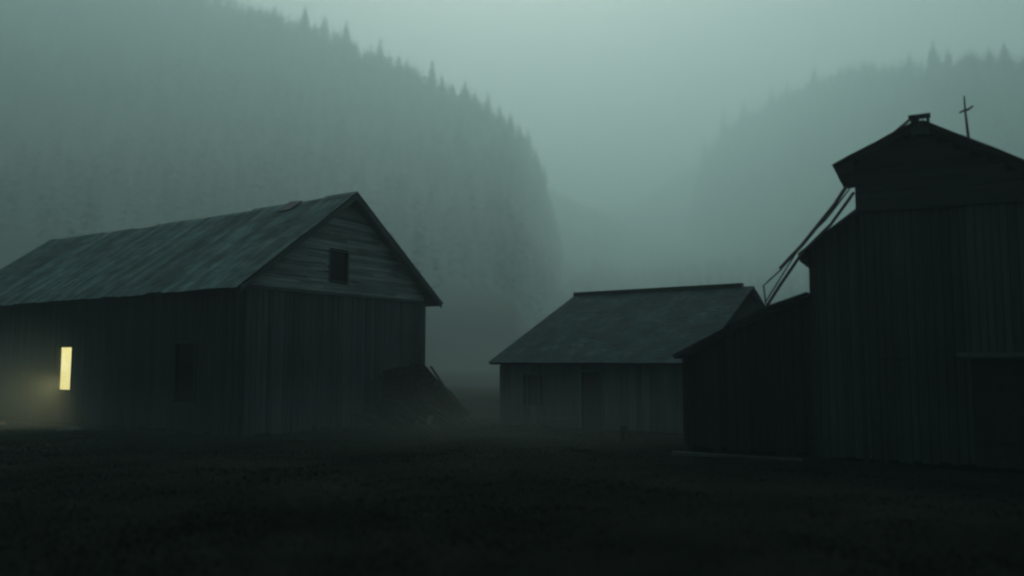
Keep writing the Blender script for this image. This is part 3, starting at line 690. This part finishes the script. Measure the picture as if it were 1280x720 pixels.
# ------------------------------------------------------------------ air
def box_volume(name, c, s, dens, color, aniso, label, noise=None):
    mb = MB(); mb.box(c[0]-s[0],c[0]+s[0],c[1]-s[1],c[1]+s[1],c[2]-s[2],c[2]+s[2])
    m = bpy.data.materials.new(name); m.use_nodes = True; N = m.node_tree.nodes; L = m.node_tree.links; N.remove(N['Principled BSDF'])
    v = N.new('ShaderNodeVolumePrincipled'); v.inputs['Color'].default_value = (*color, 1); v.inputs['Density'].default_value = dens; v.inputs['Anisotropy'].default_value = aniso
    L.new(v.outputs[0], N['Material Output'].inputs['Volume'])
    o = mb.build(name, m); tag(o, label, name, kind='stuff'); return o, m, v
HZ = 720
print('MAXZ', float(max(v[2] for v in [bpy.data.objects['hills'].bound_box[6]])))
box_volume('haze', (0, 0, (HZ-1.6)/2), (4600, 4600, (HZ+1.6)/2), .0017, (.65,.92,.965), .46, 'grey green fog filling the whole valley')
# thicker ground mist that gathers in the yard
def mist(loc, scale, rz_, dens, label):
    m = bpy.data.materials.new('mist'); m.use_nodes = True; N = m.node_tree.nodes; L = m.node_tree.links; N.remove(N['Principled BSDF'])
    v = N.new('ShaderNodeVolumePrincipled'); v.inputs['Color'].default_value = (.82,.96,.96,1); v.inputs['Anisotropy'].default_value = .2
    L.new(v.outputs[0], N['Material Output'].inputs['Volume'])
    tc = N.new('ShaderNodeTexCoord'); ln_ = N.new('ShaderNodeVectorMath'); ln_.operation = 'LENGTH'; L.new(tc.outputs['Object'], ln_.inputs[0])
    mr = N.new('ShaderNodeMapRange'); mr.inputs['From Min'].default_value = 1.0; mr.inputs['From Max'].default_value = .05; mr.inputs['To Min'].default_value = 0; mr.inputs['To Max'].default_value = dens
    mr.interpolation_type = 'SMOOTHSTEP'; L.new(ln_.outputs['Value'], mr.inputs['Value']); L.new(mr.outputs[0], v.inputs['Density'])
    bm = bmesh.new(); bmesh.ops.create_uvsphere(bm, u_segments=40, v_segments=20, radius=1)
    me = bpy.data.meshes.new('mist'); bm.to_mesh(me); bm.free(); me.materials.append(m)
    o = bpy.data.objects.new('mist', me); COL.objects.link(o); o.location = loc; o.scale = scale; o.rotation_euler = (0,0,rz_)
    tag(o, label, 'mist', kind='stuff')
mist(at_barn(-10.5, -.8, .9), (6.0, 4.0, 3.6), R(AZ), .09, 'thin ground mist catching the light from the barn window')
mist((-1, 27.5, .2), (27, 9, 2.2), 0, .016, 'very thin low mist around the feet of the buildings')
mist((4, 66, .5), (34, 27, 5.5), 0, .006, 'low ground mist lying behind the buildings in the gap')

# ------------------------------------------------------------------ light
SUN_EL, SUN_AZ = 43.0, 0.0      # degrees; azimuth from +Y towards +X
w = bpy.data.worlds.new('World'); sc.world = w; w.use_nodes = True; N = w.node_tree.nodes; L = w.node_tree.links
bg = N['Background']; sk = N.new('ShaderNodeTexSky'); sk.sky_type = 'NISHITA'; sk.sun_disc = False
sk.sun_elevation = R(SUN_EL); sk.sun_rotation = R(SUN_AZ); sk.air_density = 1.0; sk.dust_density = 6.0; sk.ozone_density = 1.0
hsv = N.new('ShaderNodeHueSaturation'); hsv.inputs['Saturation'].default_value = .25; L.new(sk.outputs[0], hsv.inputs['Color'])
mx = N.new('ShaderNodeMix'); mx.data_type = 'RGBA'; mx.blend_type = 'MULTIPLY'; mx.inputs['Factor'].default_value = 1.0
L.new(hsv.outputs[0], mx.inputs['A']); mx.inputs['B'].default_value = (.98, .965, .885, 1); L.new(mx.outputs['Result'], bg.inputs['Color'])
bg.inputs['Strength'].default_value = .06
sun = bpy.data.lights.new('sun', 'SUN'); sun.energy = 1.42; sun.angle = R(14); sun.color = (1.0, .89, .73)
so_ = bpy.data.objects.new('sun', sun); COL.objects.link(so_)
dv = Vector((math.sin(R(SUN_AZ))*math.cos(R(SUN_EL)), math.cos(R(SUN_AZ))*math.cos(R(SUN_EL)), math.sin(R(SUN_EL))))
so_.rotation_euler = dv.to_track_quat('Z', 'Y').to_euler()
# added spot outside the lit pane, stands in for its spill into the yard
lp = bpy.data.lights.new('window_spill_spot', 'SPOT'); lp.energy = 64; lp.color = (1.0,.80,.36); lp.spot_size = R(172); lp.spot_blend = 1.0; lp.shadow_soft_size = .45
lo = bpy.data.objects.new('window_spill_spot', lp); COL.objects.link(lo); lo.location = at_barn(-10.15, -.32, 1.7)
lo.rotation_euler = (at_barn(-10.7,-2.6,-.6)-at_barn(-10.15,-.32,1.7)).to_track_quat('-Z','Y').to_euler()

# ------------------------------------------------------------------ camera and render
cam = bpy.data.cameras.new('camera'); co = bpy.data.objects.new('camera', cam); COL.objects.link(co); sc.camera = co
co.location = (0,0,2.4); co.rotation_euler = (R(90+5.0326),0,0); cam.sensor_width = 36; cam.lens = 1022/1280*36; cam.clip_start = .1; cam.clip_end = 9000
cam.dof.use_dof = True; cam.dof.focus_distance = 27; cam.dof.aperture_fstop = .2
sc.view_settings.view_transform = 'Standard'; sc.view_settings.look = 'None'; sc.view_settings.gamma = 1; sc.view_settings.exposure = 0.48
sc.render.engine = 'CYCLES'; cy = sc.cycles; cy.use_denoising = True; cy.max_bounces = 6; cy.volume_bounces = 2; cy.diffuse_bounces = 3
cy.volume_step_rate = 2.0; cy.volume_max_steps = 128; cy.pixel_filter_type = 'BLACKMAN_HARRIS'; cy.filter_width = 2.2
cy.use_adaptive_sampling = False; cy.sample_clamp_indirect = 4
